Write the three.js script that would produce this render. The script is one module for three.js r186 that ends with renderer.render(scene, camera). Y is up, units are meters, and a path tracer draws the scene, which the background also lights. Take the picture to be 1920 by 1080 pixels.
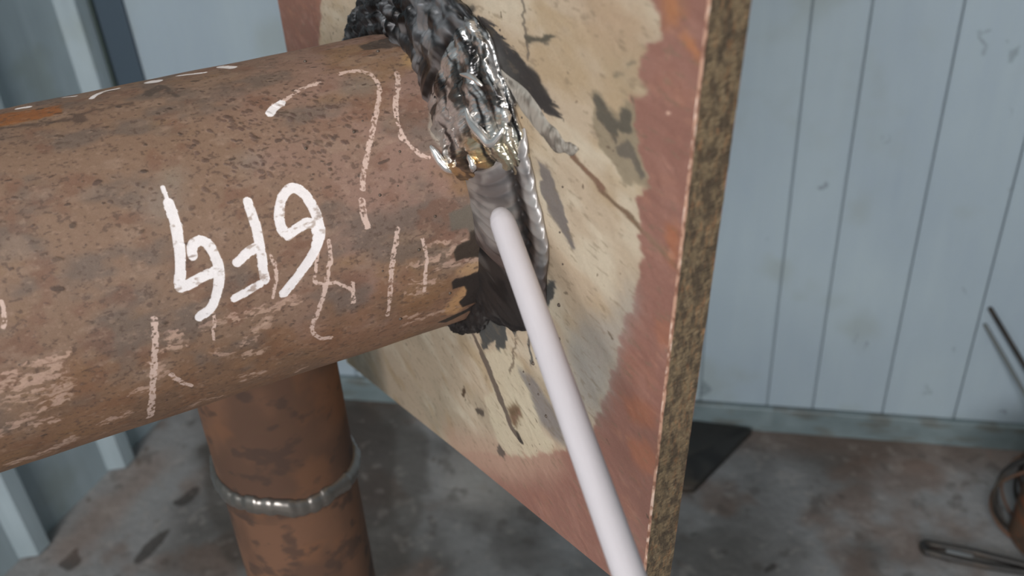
import * as THREE from 'three';
import { RoundedBoxGeometry } from 'three/addons/geometries/RoundedBoxGeometry.js';
import { mergeGeometries, mergeVertices } from 'three/addons/utils/BufferGeometryUtils.js';
import { RectAreaLightUniformsLib } from 'three/addons/lights/RectAreaLightUniformsLib.js';

// ---------------------------------------------------------------- camera, light, exposure
const scene = new THREE.Scene();
scene.background = new THREE.Color(0x8f9aa2);
const camera = new THREE.PerspectiveCamera(34.7, 16 / 9, 0.01, 20);
camera.position.set(-0.10223, 0.14662, 0.29511);
camera.up.set(0.28654, 0.84320, -0.45488);
camera.lookAt(-0.10223 + 0.35332, 0.14662 - 0.53432, 0.29511 - 0.76789);
camera.focus = 0.29;
camera.userData.fStop = 16;
const renderer = new THREE.WebGLRenderer();
renderer.toneMapping = THREE.LinearToneMapping;
renderer.toneMappingExposure = 1.0;
renderer.shadowMap.enabled = true;
RectAreaLightUniformsLib.init();

const FLOOR = -0.8534;            // floor height; y = 0 is the axis of the pipe
const CEIL = FLOOR + 3.1;
// the ceiling lamp: [x, z, length, width, turn, radiance, colour]
const LAMP = [-1.52, 1.28, 1.20, 0.60, 0.66, 16, 0xfff8f2];
// daylight window in the wall behind the camera: [along the wall, sill, width, height, radiance, colour]
const WINDOW = [1.45, 0.95, 1.9, 1.2, 11, 0xfbfcff];

// ---------------------------------------------------------------- helpers
const taken = {};
function numbered(n) { const k = taken[n] = (taken[n] ?? -1) + 1; return k ? n + '_' + String(k).padStart(3, '0') : n; }
function mesh(name, geometry, material, parent) {
  const m = new THREE.Mesh(geometry, material);
  m.name = name; m.castShadow = m.receiveShadow = true; parent.add(m); return m;
}
function group(name, parent = scene) { const g = new THREE.Group(); g.name = parent === scene ? numbered(name) : name; parent.add(g); return g; }
function tag(o, label, category, grp) { o.userData.label = label; o.userData.category = category; if (grp) o.userData.group = grp; return o; }
function structure(o, label, category) { o.userData.kind = 'structure'; return tag(o, label, category); }
function rng(seed) { let s = seed >>> 0; return () => { s = (s + 0x6D2B79F5) | 0; let t = Math.imul(s ^ (s >>> 15), 1 | s); t = (t + Math.imul(t ^ (t >>> 7), 61 | t)) ^ t; return ((t ^ (t >>> 14)) >>> 0) / 4294967296; }; }
function hash(ix, iy, s) { let h = Math.imul(ix, 374761393) + Math.imul(iy, 668265263) + Math.imul(s, 1442695041) | 0; h = Math.imul(h ^ (h >>> 13), 1274126177); h = Math.imul(h ^ (h >>> 15), 2246822519); return ((h ^ (h >>> 16)) >>> 0) / 4294967296; }
function noise(x, y, s) {
  const ix = Math.floor(x), iy = Math.floor(y); let fx = x - ix, fy = y - iy;
  fx = fx * fx * (3 - 2 * fx); fy = fy * fy * (3 - 2 * fy);
  const a = hash(ix, iy, s), b = hash(ix + 1, iy, s), c = hash(ix, iy + 1, s), d = hash(ix + 1, iy + 1, s);
  return a + (b - a) * fx + (c - a) * fy + (a - b - c + d) * fx * fy;
}
function fbm(x, y, s, n = 4) { let v = 0, a = 0.5, t = 0; for (let i = 0; i < n; i++) { v += a * noise(x, y, s + i * 17); t += a; a *= 0.5; x = x * 2.03 + 11.3; y = y * 2.03 + 5.7; } return v / t; }
const sstep = (a, b, x) => { const t = Math.min(1, Math.max(0, (x - a) / (b - a))); return t * t * (3 - 2 * t); };
const rgb = (h) => [(h >> 16) & 255, (h >> 8) & 255, h & 255];
function mix(c, d, t) { c[0] += (d[0] - c[0]) * t; c[1] += (d[1] - c[1]) * t; c[2] += (d[2] - c[2]) * t; }
// paints w x h pixels from fn(px, py) -> [r, g, b]; returns a texture
function painted(w, h, fn, srgb = true) {
  const cv = document.createElement('canvas'); cv.width = w; cv.height = h;
  const cx = cv.getContext('2d'), im = cx.createImageData(w, h), d = im.data;
  for (let y = 0, i = 0; y < h; y++) for (let x = 0; x < w; x++, i += 4) { const c = fn(x, y); d[i] = c[0]; d[i + 1] = c[1]; d[i + 2] = c[2]; d[i + 3] = 255; }
  cx.putImageData(im, 0, 0);
  const t = new THREE.CanvasTexture(cv); if (srgb) t.colorSpace = THREE.SRGBColorSpace; t.wrapS = t.wrapT = THREE.RepeatWrapping; t.anisotropy = 8; return t;
}
const grey = (v) => { v = Math.max(0, Math.min(255, v * 255)); return [v, v, v]; };
// a transparent sheet of flat marks (paint, chalk, soot), drawn in mm
class Sheet {
  constructor(w, h, sx, sy, ox, oy) {
    this.cv = document.createElement('canvas'); this.cv.width = w; this.cv.height = h; this.w = w; this.h = h;
    this.cx = this.cv.getContext('2d'); this.cx.lineCap = this.cx.lineJoin = 'round';
    this.X = (x) => (x - ox) * sx; this.Y = (y) => (y - oy) * sy; this.s = Math.abs(sx + Math.abs(sy)) / 2;
  }
  path(p, closed) {
    const c = this.cx, n = p.length / 2, q = (i) => [this.X(p[2 * i]), this.Y(p[2 * i + 1])];
    c.beginPath();
    if (closed) { for (let i = 0; i < n; i++) c.lineTo(...q(i)); c.closePath(); return; }
    c.moveTo(...q(0));
    for (let i = 1; i < n - 1; i++) { const a = q(i), b = q(i + 1); c.quadraticCurveTo(a[0], a[1], (a[0] + b[0]) / 2, (a[1] + b[1]) / 2); }
    c.lineTo(...q(n - 1));
  }
  poly(colour, alpha, blur, p) { const c = this.cx; c.globalAlpha = alpha; c.filter = blur * this.s > 0.8 ? `blur(${(blur * this.s * 0.6).toFixed(1)}px)` : 'none'; c.fillStyle = colour; this.path(p, true); c.fill(); c.filter = 'none'; c.globalAlpha = 1; }
  stroke(colour, alpha, width, p) { const c = this.cx; c.globalAlpha = alpha; c.strokeStyle = colour; c.lineWidth = width * this.s; this.path(p, false); c.stroke(); c.globalAlpha = 1; }
  dot(colour, alpha, x, y, rx, ry, turn = 0) { const c = this.cx; c.globalAlpha = alpha; c.fillStyle = colour; c.beginPath(); c.ellipse(this.X(x), this.Y(y), rx * this.s, ry * this.s, turn, 0, 7); c.fill(); c.globalAlpha = 1; }
  read() { this.d = this.cx.getImageData(0, 0, this.w, this.h).data; return this; }
  over(c, x, y, k = 1) { x = x < 0 ? 0 : x >= this.w ? this.w - 1 : x | 0; y = y < 0 ? 0 : y >= this.h ? this.h - 1 : y | 0; const i = (y * this.w + x) * 4, a = this.d[i + 3] / 255 * k; if (a > 0) { c[0] += (this.d[i] - c[0]) * a; c[1] += (this.d[i + 1] - c[1]) * a; c[2] += (this.d[i + 2] - c[2]) * a; } return a; }
}
const std = (o) => new THREE.MeshStandardMaterial({ side: THREE.DoubleSide, ...o });
// a grid surface from fn(u, v) -> [x, y, z] with uv from uvfn
function grid(nu, nv, fn, uvfn = (u, v) => [u, v], colfn) {
  const p = [], t = [], ix = [], cl = [];
  for (let j = 0; j <= nv; j++) for (let i = 0; i <= nu; i++) { const u = i / nu, v = j / nv; p.push(...fn(u, v)); t.push(...uvfn(u, v)); if (colfn) cl.push(...colfn(u, v)); }
  for (let j = 0; j < nv; j++) for (let i = 0; i < nu; i++) { const a = j * (nu + 1) + i, b = a + 1, c = a + nu + 1, d = c + 1; ix.push(a, b, d, a, d, c); }
  const g = new THREE.BufferGeometry(); g.setAttribute('position', new THREE.Float32BufferAttribute(p, 3)); g.setAttribute('uv', new THREE.Float32BufferAttribute(t, 2));
  if (colfn) g.setAttribute('color', new THREE.Float32BufferAttribute(cl, 3));
  g.setIndex(ix); g.computeVertexNormals(); return g;
}
const V = (x, y, z) => new THREE.Vector3(x, y, z);

// ---------------------------------------------------------------- flat marks, in mm: on the pipe [along, around], on the plate [z, y]
const PAINT = [
  [3.3, [-89.9, 47.8, -89.7, 52.1, -90.1, 57.2, -91.3, 63.1, -92.6, 67.9, -94.2, 71.7, -91.8, 71.7, -88, 70.6, -83.5, 69.8]],
  [1.4, [-90, 43.1, -90, 45.6, -89.8, 48.3]],
  [3.2, [-88, 63.9, -88, 61.9, -86.5, 60.2, -84, 60.2, -82.5, 63.5, -82, 67.9, -82.7, 72, -84.9, 76.9, -87.3, 80.4, -91, 81.9]],
  [3.1, [-69.1, 52.9, -68.8, 58.8, -69.3, 64, -69.7, 69.3, -70.5, 74, -70.6, 76.5]],
  [3.2, [-69.9, 66, -73.3, 67.1, -76.7, 69.1]],
  [2.7, [-72.3, 77.2, -76.3, 78.5, -80.4, 79.4]],
  [3.2, [-60.8, 65.5, -62.6, 63.1, -61.5, 58.1, -59.2, 53.8, -55.6, 51.8, -53.1, 54.1, -51.7, 58.2, -51, 62.5, -51.2, 67.4, -53.7, 71.7, -57.9, 75.5, -62, 79, -66.2, 82.5]],
  [3.4, [-60.8, 65.5, -57.1, 63.8, -53.6, 63.1, -51.8, 65.5, -52.9, 69.7]],
  [3.6, [-52.3, 64.3, -51.9, 67.7, -53.4, 70.6]],
  [2.0, [-100.5, -1.3, -97.7, -7.2, -92.5, -7.2]],
  [1.6, [-74.1, -7.3, -66.2, -4.4]],
  [3.4, [-60.5, -7.9, -57.6, -3.6]],
  [4.2, [-82.7, -6.5, -80.9, -5.6]],
  [1.6, [-108, -10.9, -104.9, -8.3]],
  [2.0, [-121, -6.6, -118.1, -6]],
  [3.0, [-54.2, 27.3, -52.8, 25.7, -49.9, 24.3]],
];
const CHALK = [
  [1.3, [-28.5, 16.9, -24.7, 16.3, -21.8, 17.4, -19.7, 19.7, -18.8, 23.3, -19, 26.4, -20.2, 29.5, -22.1, 32.9, -22.3, 33.6, -25.1, 38.2, -28.2, 43.6, -31.4, 48.7, -33.6, 52.7, -35.4, 57.8, -35.4, 57.8]],
  [1.5, [-36.9, 61.3, -37.6, 65.5, -37.1, 69]],
  [0.9, [-52.3, 24, -50, 24.4, -43.9, 20.8, -40.4, 19.6, -36.9, 18.7]],
  [1.4, [-11.2, 22.2, -13.9, 28.7, -16.9, 35.1, -18.6, 41.1, -18.6, 46]],
  [1.0, [-18.6, 46, -16.9, 50.6, -12.6, 53.6]],
  [1.2, [-27.8, 72.7, -29.8, 76.9, -32.4, 85.4, -33.9, 94, -34.9, 103.5]],
  [1.2, [-49.6, 70.6, -49.8, 75.1, -52.5, 81.4, -55.5, 88.8, -58.6, 94.7, -60.3, 100.4, -58.3, 104.2, -54.3, 106.3]],
  [0.9, [-53.6, 73.4, -57.7, 82.2, -52.8, 83.2, -48.1, 85.1, -45.5, 89, -45.7, 93.1]],
  [0.9, [-67.3, 70, -66.1, 74.8, -69.7, 82.5]],
  [1.6, [-103.1, 78.6, -104.1, 85.1, -106, 91.1, -107.9, 97.7, -110.2, 107, -112.8, 121.4]],
  [1.2, [-103.1, 99.5, -101.4, 104.4, -98.6, 108.4]],
  [1.0, [-20.9, 78.3, -20, 82.9, -20.9, 89.3, -22.1, 97.8]],
  [0.8, [-44.1, 20.2, -35.7, 19]],
  [1.0, [-137.5, 62.3, -137.4, 65.9, -139, 69]],
  [0.9, [-86.7, 81, -88, 86.7, -89, 91]],
  [0.8, [-45.3, 85.7, -44.9, 89.2, -46.3, 92.9]],
];
const SCUFF = [
  [5, [-145.6, 85.3, -141.3, 85.7, -134.6, 85.3, -129, 85.3]],
  [4, [-144.8, 90.7, -133.8, 91.3, -128.9, 90.6]],
  [5, [-150.3, 101.9, -138.8, 96.9, -131.1, 94.7]],
  [4, [-143.8, 102.6, -135.3, 103.9]],
  [4.5, [-153.4, 123.8, -145.7, 124.8, -134.2, 117.7]],
  [4, [-125.5, 114.5, -118.4, 112]],
  [3.5, [-109, 93, -104.3, 96.6, -108.2, 97.6]],
  [3, [-114.6, 101.8, -109.9, 102.2]],
  [5, [-100.6, 85.4, -98.1, 85.4]],
  [3, [-102.5, 88.6, -97.6, 89.6]],
  [2.6, [-90.8, 85.4, -82.6, 85.8, -71.9, 86, -63.3, 86.1]],
  [3.2, [-81, 95, -72.7, 90]],
  [1.6, [-89.9, 95.4, -86, 99.2]],
  [3, [-80.8, 101.6, -76.1, 102]],
  [2.4, [-84.7, 117.2, -77.1, 114]],
  [1.6, [-83.2, 112.3, -78.7, 112.8]],
  [2.4, [-66.7, 125.9, -62.8, 122.5]],
  [2, [-101.6, 128.3, -96.3, 121.3, -91.7, 126.9]],
  [2.6, [-25.8, 85.1, -22.1, 84.6, -16.1, 85.4, -9.7, 84.2, -6, 82]],
  [3, [-17, 89.2, -12, 89.2, -7, 89.8, -1.3, 90.7]],
  [2, [-25.9, 92.5, -21.7, 94.1, -16.1, 95.4]],
  [2, [-27, 96, -22.4, 98.7]],
  [1.6, [-18.5, 80.8, -15.8, 81, -12.4, 81.1]],
  [2.4, [-28.9, 112.7, -21.2, 112.5, -9.9, 113.2]],
  [1.8, [-28.5, 108.8, -24.1, 109.1]],
  [2, [-137.3, 81.3, -132, 81.2, -127.4, 81.2]],
  [2.5, [-143.7, 81.3, -140, 81.9]],
];
const PIPE_STAIN = [
  ['#8a4f22', 0.8, 0.6, [-126.8, -4.4, -120.1, -2.6, -108.9, -0.5, -109.7, 6.4, -116.7, 6.4, -127.1, 6]],
  ['#4a3a30', 0.75, 0.5, [-127.1, 6.3, -116.9, 8.6, -109.9, 9.5, -105.8, 8.3, -92.4, 8.5, -90.2, 7.9, -90.3, 9.8, -97.5, 9.1, -104, 9.7, -103.5, 13, -106, 13.4, -107.7, 11.7, -117.1, 10.4, -127.2, 8.2]],
  ['#453a30', 0.7, 0.4, [-87.3, 6, -85.2, 2.1, -80.1, -0.1, -78.3, 5.4, -77.1, 10.9, -78.2, 11.2, -80.6, 3.3, -84, 7.7]],
  ['#7b756e', 0.55, 4, [-96.4, 42.7, -89.4, 41.9, -85.6, 45.7, -86.7, 50.8, -92.1, 52.5, -97.7, 50.4]],
  ['#7b756e', 0.5, 3, [-69.1, 39.4, -64.2, 38.9, -59.9, 41.9, -61.7, 44.3, -67.8, 43.8]],
  ['#7d776f', 0.5, 3, [-89.3, 38, -84.2, 37.6, -82.7, 40.9, -84.9, 44.8, -89.9, 43.5]],
  ['#6f655c', 0.6, 2.5, [-29.4, 19.3, -24.1, 19, -20.1, 22.4, -19.9, 27, -22.8, 28.7, -31.3, 26.2]],
  ['#c09c62', 0.55, 1.6, [-6.6, 13.9, -2.4, 12.9, -3.3, 17.5, -5.5, 21.1, -8.5, 20.1]],
  ['#b98f62', 0.8, 1.2, [-15.2, 113.1, -10.8, 104.5, -7.1, 99.8, -4.4, 101.8, -4.7, 111.9, -9.1, 118.7]],
  ['#b39068', 0.7, 1.2, [-10.9, 92.8, -5.8, 90.9, 2, 90, 5.9, 94.3, 2, 97.6, -7.1, 97.3]],
  ['#b08a52', 0.8, 0.9, [-4.1, 55.4, 1.1, 54.4, 6.9, 55.8, 7.4, 62.9, 5, 70.5, -0.3, 68.5, -3.4, 63.7]],
  ['#40362e', 0.9, 0.35, [-16.4, 0.3, -9.3, -1.4, -1.6, -3.1, 2.5, 4.6, -0.1, 10.9, -4.7, 8.4, -14, 6.4, -16, 5.3]],
  ['#54493f', 0.8, 0.4, [-8.9, -15.9, -1.8, -16, 1, -6.7, -0.2, -3.3, -4.7, -7]],
  ['#6b5f54', 0.9, 0.5, [-6.1, 24.6, -2.5, 19.5, 1.6, 18.9, 1.8, 27, 0.7, 35.6, -4.2, 35.7, -6.3, 30.1]],
  ['#8e8478', 0.9, 0.5, [-7.6, 39.5, -2.3, 36.9, 1.5, 39.8, 6.5, 46.1, 6.5, 53.3, 0.8, 55.5, -5.6, 56.2, -8.7, 50.8, -9.9, 45.8]],
];
const PIPE_SOOT = [
  ['#62584e', 0.95, 0.5, [-10.9, 72.1, -4.6, 71.2, 1.8, 70.8, 6.3, 73.8, 5, 84.1, -4.9, 80.5, -5.6, 78.7, -10.8, 78.1]],
  ['#33281f', 0.97, 0.4, [-4.8, 79.9, 5.2, 81.5, 4.6, 97, 1.3, 94.9, -2.5, 90.2, -7.6, 89, -10.5, 89.3, -11, 85.7, -9.6, 83.5, -5.2, 82.9]],
  ['#261e1a', 0.97, 0.35, [-12.5, 97.6, -11, 96.4, -5.9, 96.6, -0.7, 96.2, 6, 97.5, 14.9, 135, 5.7, 135.5, -3.4, 119.8, -11.2, 125.2, -15.4, 121.1, -5.1, 117.7, -1.7, 113.7, -7.1, 114.3, -8.9, 109.6, -6.7, 106.5, -6.3, 104.2, -7.7, 100.9, -11.9, 101.1]],
];
const PLATE_STAIN = [
  ['#b5987f', 0.7, 8, [112.5, 92.3, 138.4, 97.5, 150.5, 93, 145.3, 86.9, 126, 84.2]],
  ['#8e6558', 1, 0.8, [139.2, 101.8, 148.1, 95.5, 150, 91.8, 145.3, 87.7, 142.5, 84, 142.6, 80.1, 147.5, 79.1, 145.1, 76.8, 138.3, 75.4, 139.8, 71.7, 140.9, 66.6, 145.2, 59.5, 144.1, 57.1, 142.3, 52.5, 143.5, 47, 144.6, 36.5, 141.8, 26.2, 136.1, 14.3, 132.3, -0.6, 126.3, -17.5, 121.5, -28.7, 111.8, -43.3, 96.9, -57.5, 80.8, -71.9, 57.7, -90.3, 33.5, -107.5, -2.9, -137.6, 20, -167.6, 132.2, -125.3, 208.8, -40.2, 184.9, 113.3]],
  ['#b39480', 0.85, 7, [-13.1, -129.4, 32.5, -99.5, 81.3, -67.1, 104.2, -51.5, 100, -64, 60.5, -102.1, 15.6, -132.2, -9.5, -139.5]],
  ['#8a6050', 1, 1.5, [-213.8, 37.2, -91.5, 59.5, -110, 33.2, -131.4, 2.7, -278.5, -39.5]],
  ['#9a948e', 0.75, 5, [129.8, 13.1, 141.7, 32.1, 144, 27.4, 136.1, 10.2, 132.3, -5.9, 123.9, -25, 111.9, -27.7, 106.7, -7.8, 119.1, 8.5]],
  ['#cabca2', 0.75, 1.2, [44.3, -51.5, 65.9, -34.9, 76.2, -35.2, 86.5, -47.8, 88.2, -55.6, 96.4, -54, 93.5, -60.3, 78.9, -73.8, 58.2, -90, 48.2, -89.5, 40.1, -75.4, 50, -65.1]],
  ['#77706f', 0.75, 1.6, [71.4, -39.2, 82.8, -35.7, 98.2, -39.4, 106.6, -48.5, 97.3, -51.7, 87.8, -51.9, 80.4, -43.2]],
  ['#2e2b29', 0.97, 0.8, [-1, 76.1, 48.8, 85.2, 41.9, 75.7, 53.2, 75.2, 62.2, 77.8, 59, 75.3, 66.1, 74.3, 70.7, 71.8, 75.9, 71.8, 80.1, 70.6, 85.1, 71, 90.6, 69.4, 95.5, 69.1, 98.1, 67.1, 102.4, 64.9, 104.3, 62.1, 99.1, 59.6, 87.7, 56.8, 59.8, 49.5, 18.8, 49.4, -8.4, 52.9, 2.7, 61.3, -8.6, 62.4]],
  ['#6f6a66', 0.8, 2, [-18, 69.4, 2.9, 73.5, 7, 64, -4.5, 55.1, -19.2, 52.5, -22.8, 57.4]],
  ['#4b463c', 0.9, 0.4, [91, 77, 97.6, 77.5, 105, 80.7, 107.2, 80.9, 105.8, 79.6, 100.3, 77.1, 91.6, 74.4]],
  ['#8a7c66', 0.85, 0.5, [122.7, 72.7, 125.8, 73.6, 130.2, 70.8, 134.6, 70.2, 137.3, 74.2, 140.2, 73.6, 140.9, 69, 142, 64.9, 144.6, 60.5, 145.9, 56.9, 141.1, 56.6, 135.8, 53.8, 132.4, 57.1, 126.7, 60.2, 123.3, 66.2]],
  ['#4f4a42', 0.8, 0.4, [123.9, 71.9, 126.2, 72.1, 130.6, 69.8, 134.6, 69.1, 136.7, 72.5, 138.8, 71.9, 139.5, 67.9, 136.7, 66.4, 134.6, 67.1, 132.4, 63.3, 129.7, 65.2, 125.6, 65.7, 123.8, 68.3]],
  ['#57524a', 0.7, 0.4, [138, 65.8, 141, 64.1, 144, 59, 142.4, 57.7, 138.9, 60.9, 134.6, 60.5, 132.4, 62.5]],
  ['#6d6561', 0.9, 0.6, [95.1, 44.2, 101.1, 44.8, 104.1, 42.1, 106.9, 37.6, 110.8, 32, 114.1, 26, 113, 24.8, 107.4, 27.5, 101.6, 29.3, 96, 35.9]],
  ['#484745', 0.97, 0.5, [18.5, -52.5, 33.2, -39.7, 55.3, -21.3, 78.8, -6.6, 102.4, 10.3, 98.9, 0.4, 79.9, -17.4, 75.3, -21.5, 71.2, -27.5, 69.6, -26.3, 68.3, -23.3, 65.2, -27.1, 64.8, -33.1, 59.6, -40.8, 57.2, -41.3, 57.2, -37.7, 44.6, -50, 41.8, -43, 29.1, -49.5]],
  ['#5a4d44', 0.85, 0.4, [33.8, -47.3, 39.9, -47.8, 46.6, -52.2, 53.9, -59.2, 60.7, -65.3, 65.6, -70.5, 72.8, -71.6, 70.7, -74.4, 63.4, -73.3, 57.4, -68.2, 50.4, -62.6, 43.4, -56.3]],
  ['#6b5b4c', 0.7, 0.4, [72.5, -27.4, 73.9, -26.1, 71, -34.1, 67.1, -45.6, 65.1, -46.9, 69.5, -35]],
  ['#4c4846', 0.8, 0.5, [82.5, -19.5, 84.3, -21.1, 84.6, -30.2, 83.1, -32.6, 82.5, -26.9]],
  ['#4b3a2a', 0.9, 0.35, [18.5, -85.6, 22.5, -82.3, 21.2, -86.2, 18.3, -90.1, 16.6, -90]],
  ['#4e443b', 0.9, 0.35, [29, -88.3, 34.3, -83.6, 39.5, -82.3, 38.3, -85.1, 32.2, -88.7]],
  ['#5b5048', 0.9, 0.5, [47.3, -95, 51.8, -90.1, 56.2, -90.4, 56.3, -92.1, 50.2, -96.1]],
  ['#5c4630', 0.85, 1.6, [61.7, -64.6, 70.3, -55.3, 73.4, -59.4, 69.7, -67.4, 64.8, -70]],
  ['#3b342e', 0.85, 0.4, [67.4, -71.4, 70.3, -70.3, 72.8, -72.2, 70.7, -74.4, 68, -73.7]],
  ['#6e5843', 0.9, 0.35, [110.8, 54.2, 114.9, 53.2, 123.4, 51.1, 135.1, 48.4, 147.1, 46.3, 158.2, 44.1, 157.9, 42.9, 146.1, 45, 134, 46.9, 122.1, 49.6, 113.3, 51.4]],
  ['#5b5349', 0.7, 0.3, [90, 86.4, 91.1, 86.7, 92.3, 76.4, 93.1, 71.2, 91.9, 70.9, 91.1, 76.1]],
  ['#7b6f5c', 0.8, 0.4, [137.4, 81.8, 139.8, 83.6, 141, 83.5, 138.6, 81.2]],
  ['#7b6f5c', 0.8, 0.4, [132.8, 78.4, 136.2, 80.1, 135.4, 78.9, 133.3, 77.4]],
  ['#b2744a', 0.7, 1.2, [156.9, 94, 159.8, 93.2, 161.9, 90.3, 160.7, 89, 158, 90.8, 155.9, 92.3]],
  ['#b3774a', 0.7, 2.5, [149.3, 99.7, 156.8, 100.3, 154.7, 95, 150.5, 93]],
  ['#a8694a', 0.5, 1.6, [136.2, -7.7, 144.8, -0.8, 152.2, -0.6, 149.7, -7.6, 141.4, -12.1]],
  ['#a8694a', 0.5, 1.6, [138.9, -19.4, 148.7, -12.8, 154.8, -16.1, 147.9, -25.4, 140.3, -25.9]],
  ['#a8694a', 0.45, 1.6, [149.6, 24.6, 155.7, 29.6, 159.1, 24.4, 153.2, 17.7]],
  ['#ad653c', 0.5, 1.4, [153.5, 51.6, 158.1, 54.3, 158.1, 46, 155, 41.8]],
  ['#dcb8a2', 0.9, 0.3, [151.3, 76.6, 152.6, 76.8, 152.6, 75.7, 151.2, 75.5]],
];
// ---------------------------------------------------------------- the room
const CX = -0.07, CZ = -1.159;                           // the corner of the two walls in view
const AD = V(0.793, 0, 0.609), BD = V(-0.727, 0, 0.686); // along the panelled wall, along the ribbed wall
const ROOM = 4.0, H = CEIL - FLOOR;

// floor: worn concrete with rust dust, stains and scale
const floorMarks = new Sheet(1440, 1440, 720, 720, -0.7, -1.45);
{
  const r = rng(5);
  for (let i = 0; i < 150; i++) floorMarks.dot(['#2b2724', '#3a322c', '#4a3b32', '#352d27'][i % 4], 0.2 + r() * 0.4, -0.6 + r() * 1.8, -1.3 + r() * 1.3, 0.002 + r() * r() * 0.013, 0.0015 + r() * 0.005, r() * 3);
  for (let i = 0; i < 260; i++) floorMarks.dot(['#a49c93', '#b3a89c', '#8d8078', '#9a7a68'][i % 4], 0.12 + r() * 0.3, -0.6 + r() * 1.8, -1.3 + r() * 1.3, 0.001 + r() * r() * 0.008, 0.001 + r() * 0.003, r() * 3);
  for (const [x, z, a, b] of [[-0.139, -0.877, 0.022, 0.012], [-0.313, -0.832, 0.02, 0.012], [-0.20, -0.80, 0.03, 0.012], [-0.04, -0.78, 0.03, 0.012], [0.02, -0.9, 0.025, 0.012], [0.535, -0.325, 0.01, 0.005]]) floorMarks.dot('#2a2421', 0.6, x, z, a, b, -0.7);
  floorMarks.poly('#a39d95', 0.55, 0.03, [0.22, -0.74, 0.30, -0.76, 0.36, -0.66, 0.35, -0.58, 0.26, -0.60, 0.20, -0.66]);        // cement dust
  floorMarks.poly('#6b5142', 0.4, 0.03, [0.55, -0.72, 1.1, -0.30, 1.06, -0.24, 0.85, -0.36, 0.62, -0.56, 0.5, -0.66]);           // rust dust by the wall
  for (const p of [[-0.10, -0.98, 0.08, -1.03, 0.22, -0.95, 0.235, -0.80, 0.19, -0.70, 0.10, -0.56, -0.06, -0.58, -0.12, -0.74], [0.02, -0.92, 0.16, -0.96, 0.2, -0.86, 0.12, -0.66, 0.03, -0.7]]) floorMarks.poly('#3a352f', 0.5, 0.008, p);   // shadow of pipe, plate and stand, painted as dark patches on the floor
  floorMarks.poly('#7f5f4e', 0.35, 0.02, [-0.35, -0.86, -0.18, -1.02, -0.14, -0.98, -0.3, -0.82]);
}
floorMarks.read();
const floorMap = painted(1440, 1440, (x, y) => {
  const X = x / 720, Y = y / 720;
  const wx = (fbm(X * 30, Y * 30, 41, 2) - 0.5) * 18, wy = (fbm(X * 30, Y * 30, 47, 2) - 0.5) * 18;
  const c = [130, 129, 128];
  mix(c, [86, 83, 80], sstep(0.40, 0.75, fbm(X * 6, Y * 6, 3, 4)));
  mix(c, [138, 138, 137], 0.6 * sstep(0.52, 0.75, fbm(X * 9 + 4, Y * 9, 13, 4)));
  mix(c, [98, 76, 64], 0.5 * sstep(0.55, 0.75, fbm(X * 11, Y * 11, 23, 4)));
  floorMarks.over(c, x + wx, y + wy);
  mix(c, [66, 60, 55], 0.35 * sstep(0.66, 0.80, fbm(X * 45, Y * 45, 31, 3)));
  mix(c, [150, 143, 136], 0.3 * sstep(0.68, 0.82, fbm(X * 70, Y * 70, 37, 2)));
  const g = (hash(x, y, 9) - 0.5) * 12; return [c[0] + g, c[1] + g, c[2] + g];
});
const floorBump = painted(1024, 1024, (x, y) => grey(0.5 + (fbm(x / 30, y / 30, 3, 5) - 0.5) * 0.9 + (fbm(x / 5, y / 5, 8, 2) - 0.5) * 0.3), false);
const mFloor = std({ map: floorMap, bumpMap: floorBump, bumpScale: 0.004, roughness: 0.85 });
const corner = (s, t) => [CX + AD.x * s + BD.x * t, CZ + AD.z * s + BD.z * t];
function slab(y0, y1) {       // a parallelogram slab that covers the room
  const o = 0.08, q = [corner(-o, -o), corner(ROOM + o, -o), corner(ROOM + o, ROOM + o), corner(-o, ROOM + o)];
  const sh = new THREE.Shape(q.map(([x, z]) => new THREE.Vector2(x, -z)));
  const g = new THREE.ExtrudeGeometry(sh, { depth: y1 - y0, bevelEnabled: false }); g.rotateX(-Math.PI / 2); g.translate(0, y0, 0);
  const p = g.attributes.position, t = g.attributes.uv; for (let i = 0; i < p.count; i++) t.setXY(i, (p.getX(i) + 0.7) / 2, 1 - (p.getZ(i) + 1.45) / 2);
  return g;
}
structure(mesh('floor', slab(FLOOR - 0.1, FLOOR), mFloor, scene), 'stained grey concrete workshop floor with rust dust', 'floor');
structure(mesh('ceiling', slab(CEIL, CEIL + 0.08), std({ color: 0x9a9c9b, roughness: 0.9 }), scene), 'plain pale grey workshop ceiling', 'ceiling');

// panelled wall: narrow flat strips with a groove between each two
const wallMarks = new Sheet(1280, 640, 800, -800, 0, 0.8);
for (const [x, y, dx, dy, w, a] of [[1.029, 0.427, 0.006, 0.003, 0.006, 0.5], [1.11, 0.191, -0.006, -0.012, 0.003, 0.45], [1.122, 0.162, 0.006, 0.014, 0.003, 0.5], [1.191, 0.637, 0.003, -0.02, 0.006, 0.45], [1.226, 0.621, 0.001, -0.02, 0.005, 0.45], [1.216, 0.101, 0.002, -0.012, 0.004, 0.4], [1.324, 0.06, 0.012, 0.004, 0.005, 0.5], [1.237, 0.54, 0.004, -0.008, 0.003, 0.4], [1.254, 0.427, 0.012, 0.002, 0.003, 0.35], [1.239, 0.177, 0.002, -0.008, 0.004, 0.35], [1.238, 0.278, 0.006, -0.008, 0.004, 0.4], [0.967, 0.342, 0.004, 0.002, 0.003, 0.5], [0.893, 0.076, 0.003, -0.014, 0.012, 0.6], [1.1, 0.5, 0.002, 0.01, 0.003, 0.25]])
  wallMarks.stroke('#4a5355', a * 0.8, w, [x, y, x + dx, y + dy]);
wallMarks.read();
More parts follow.
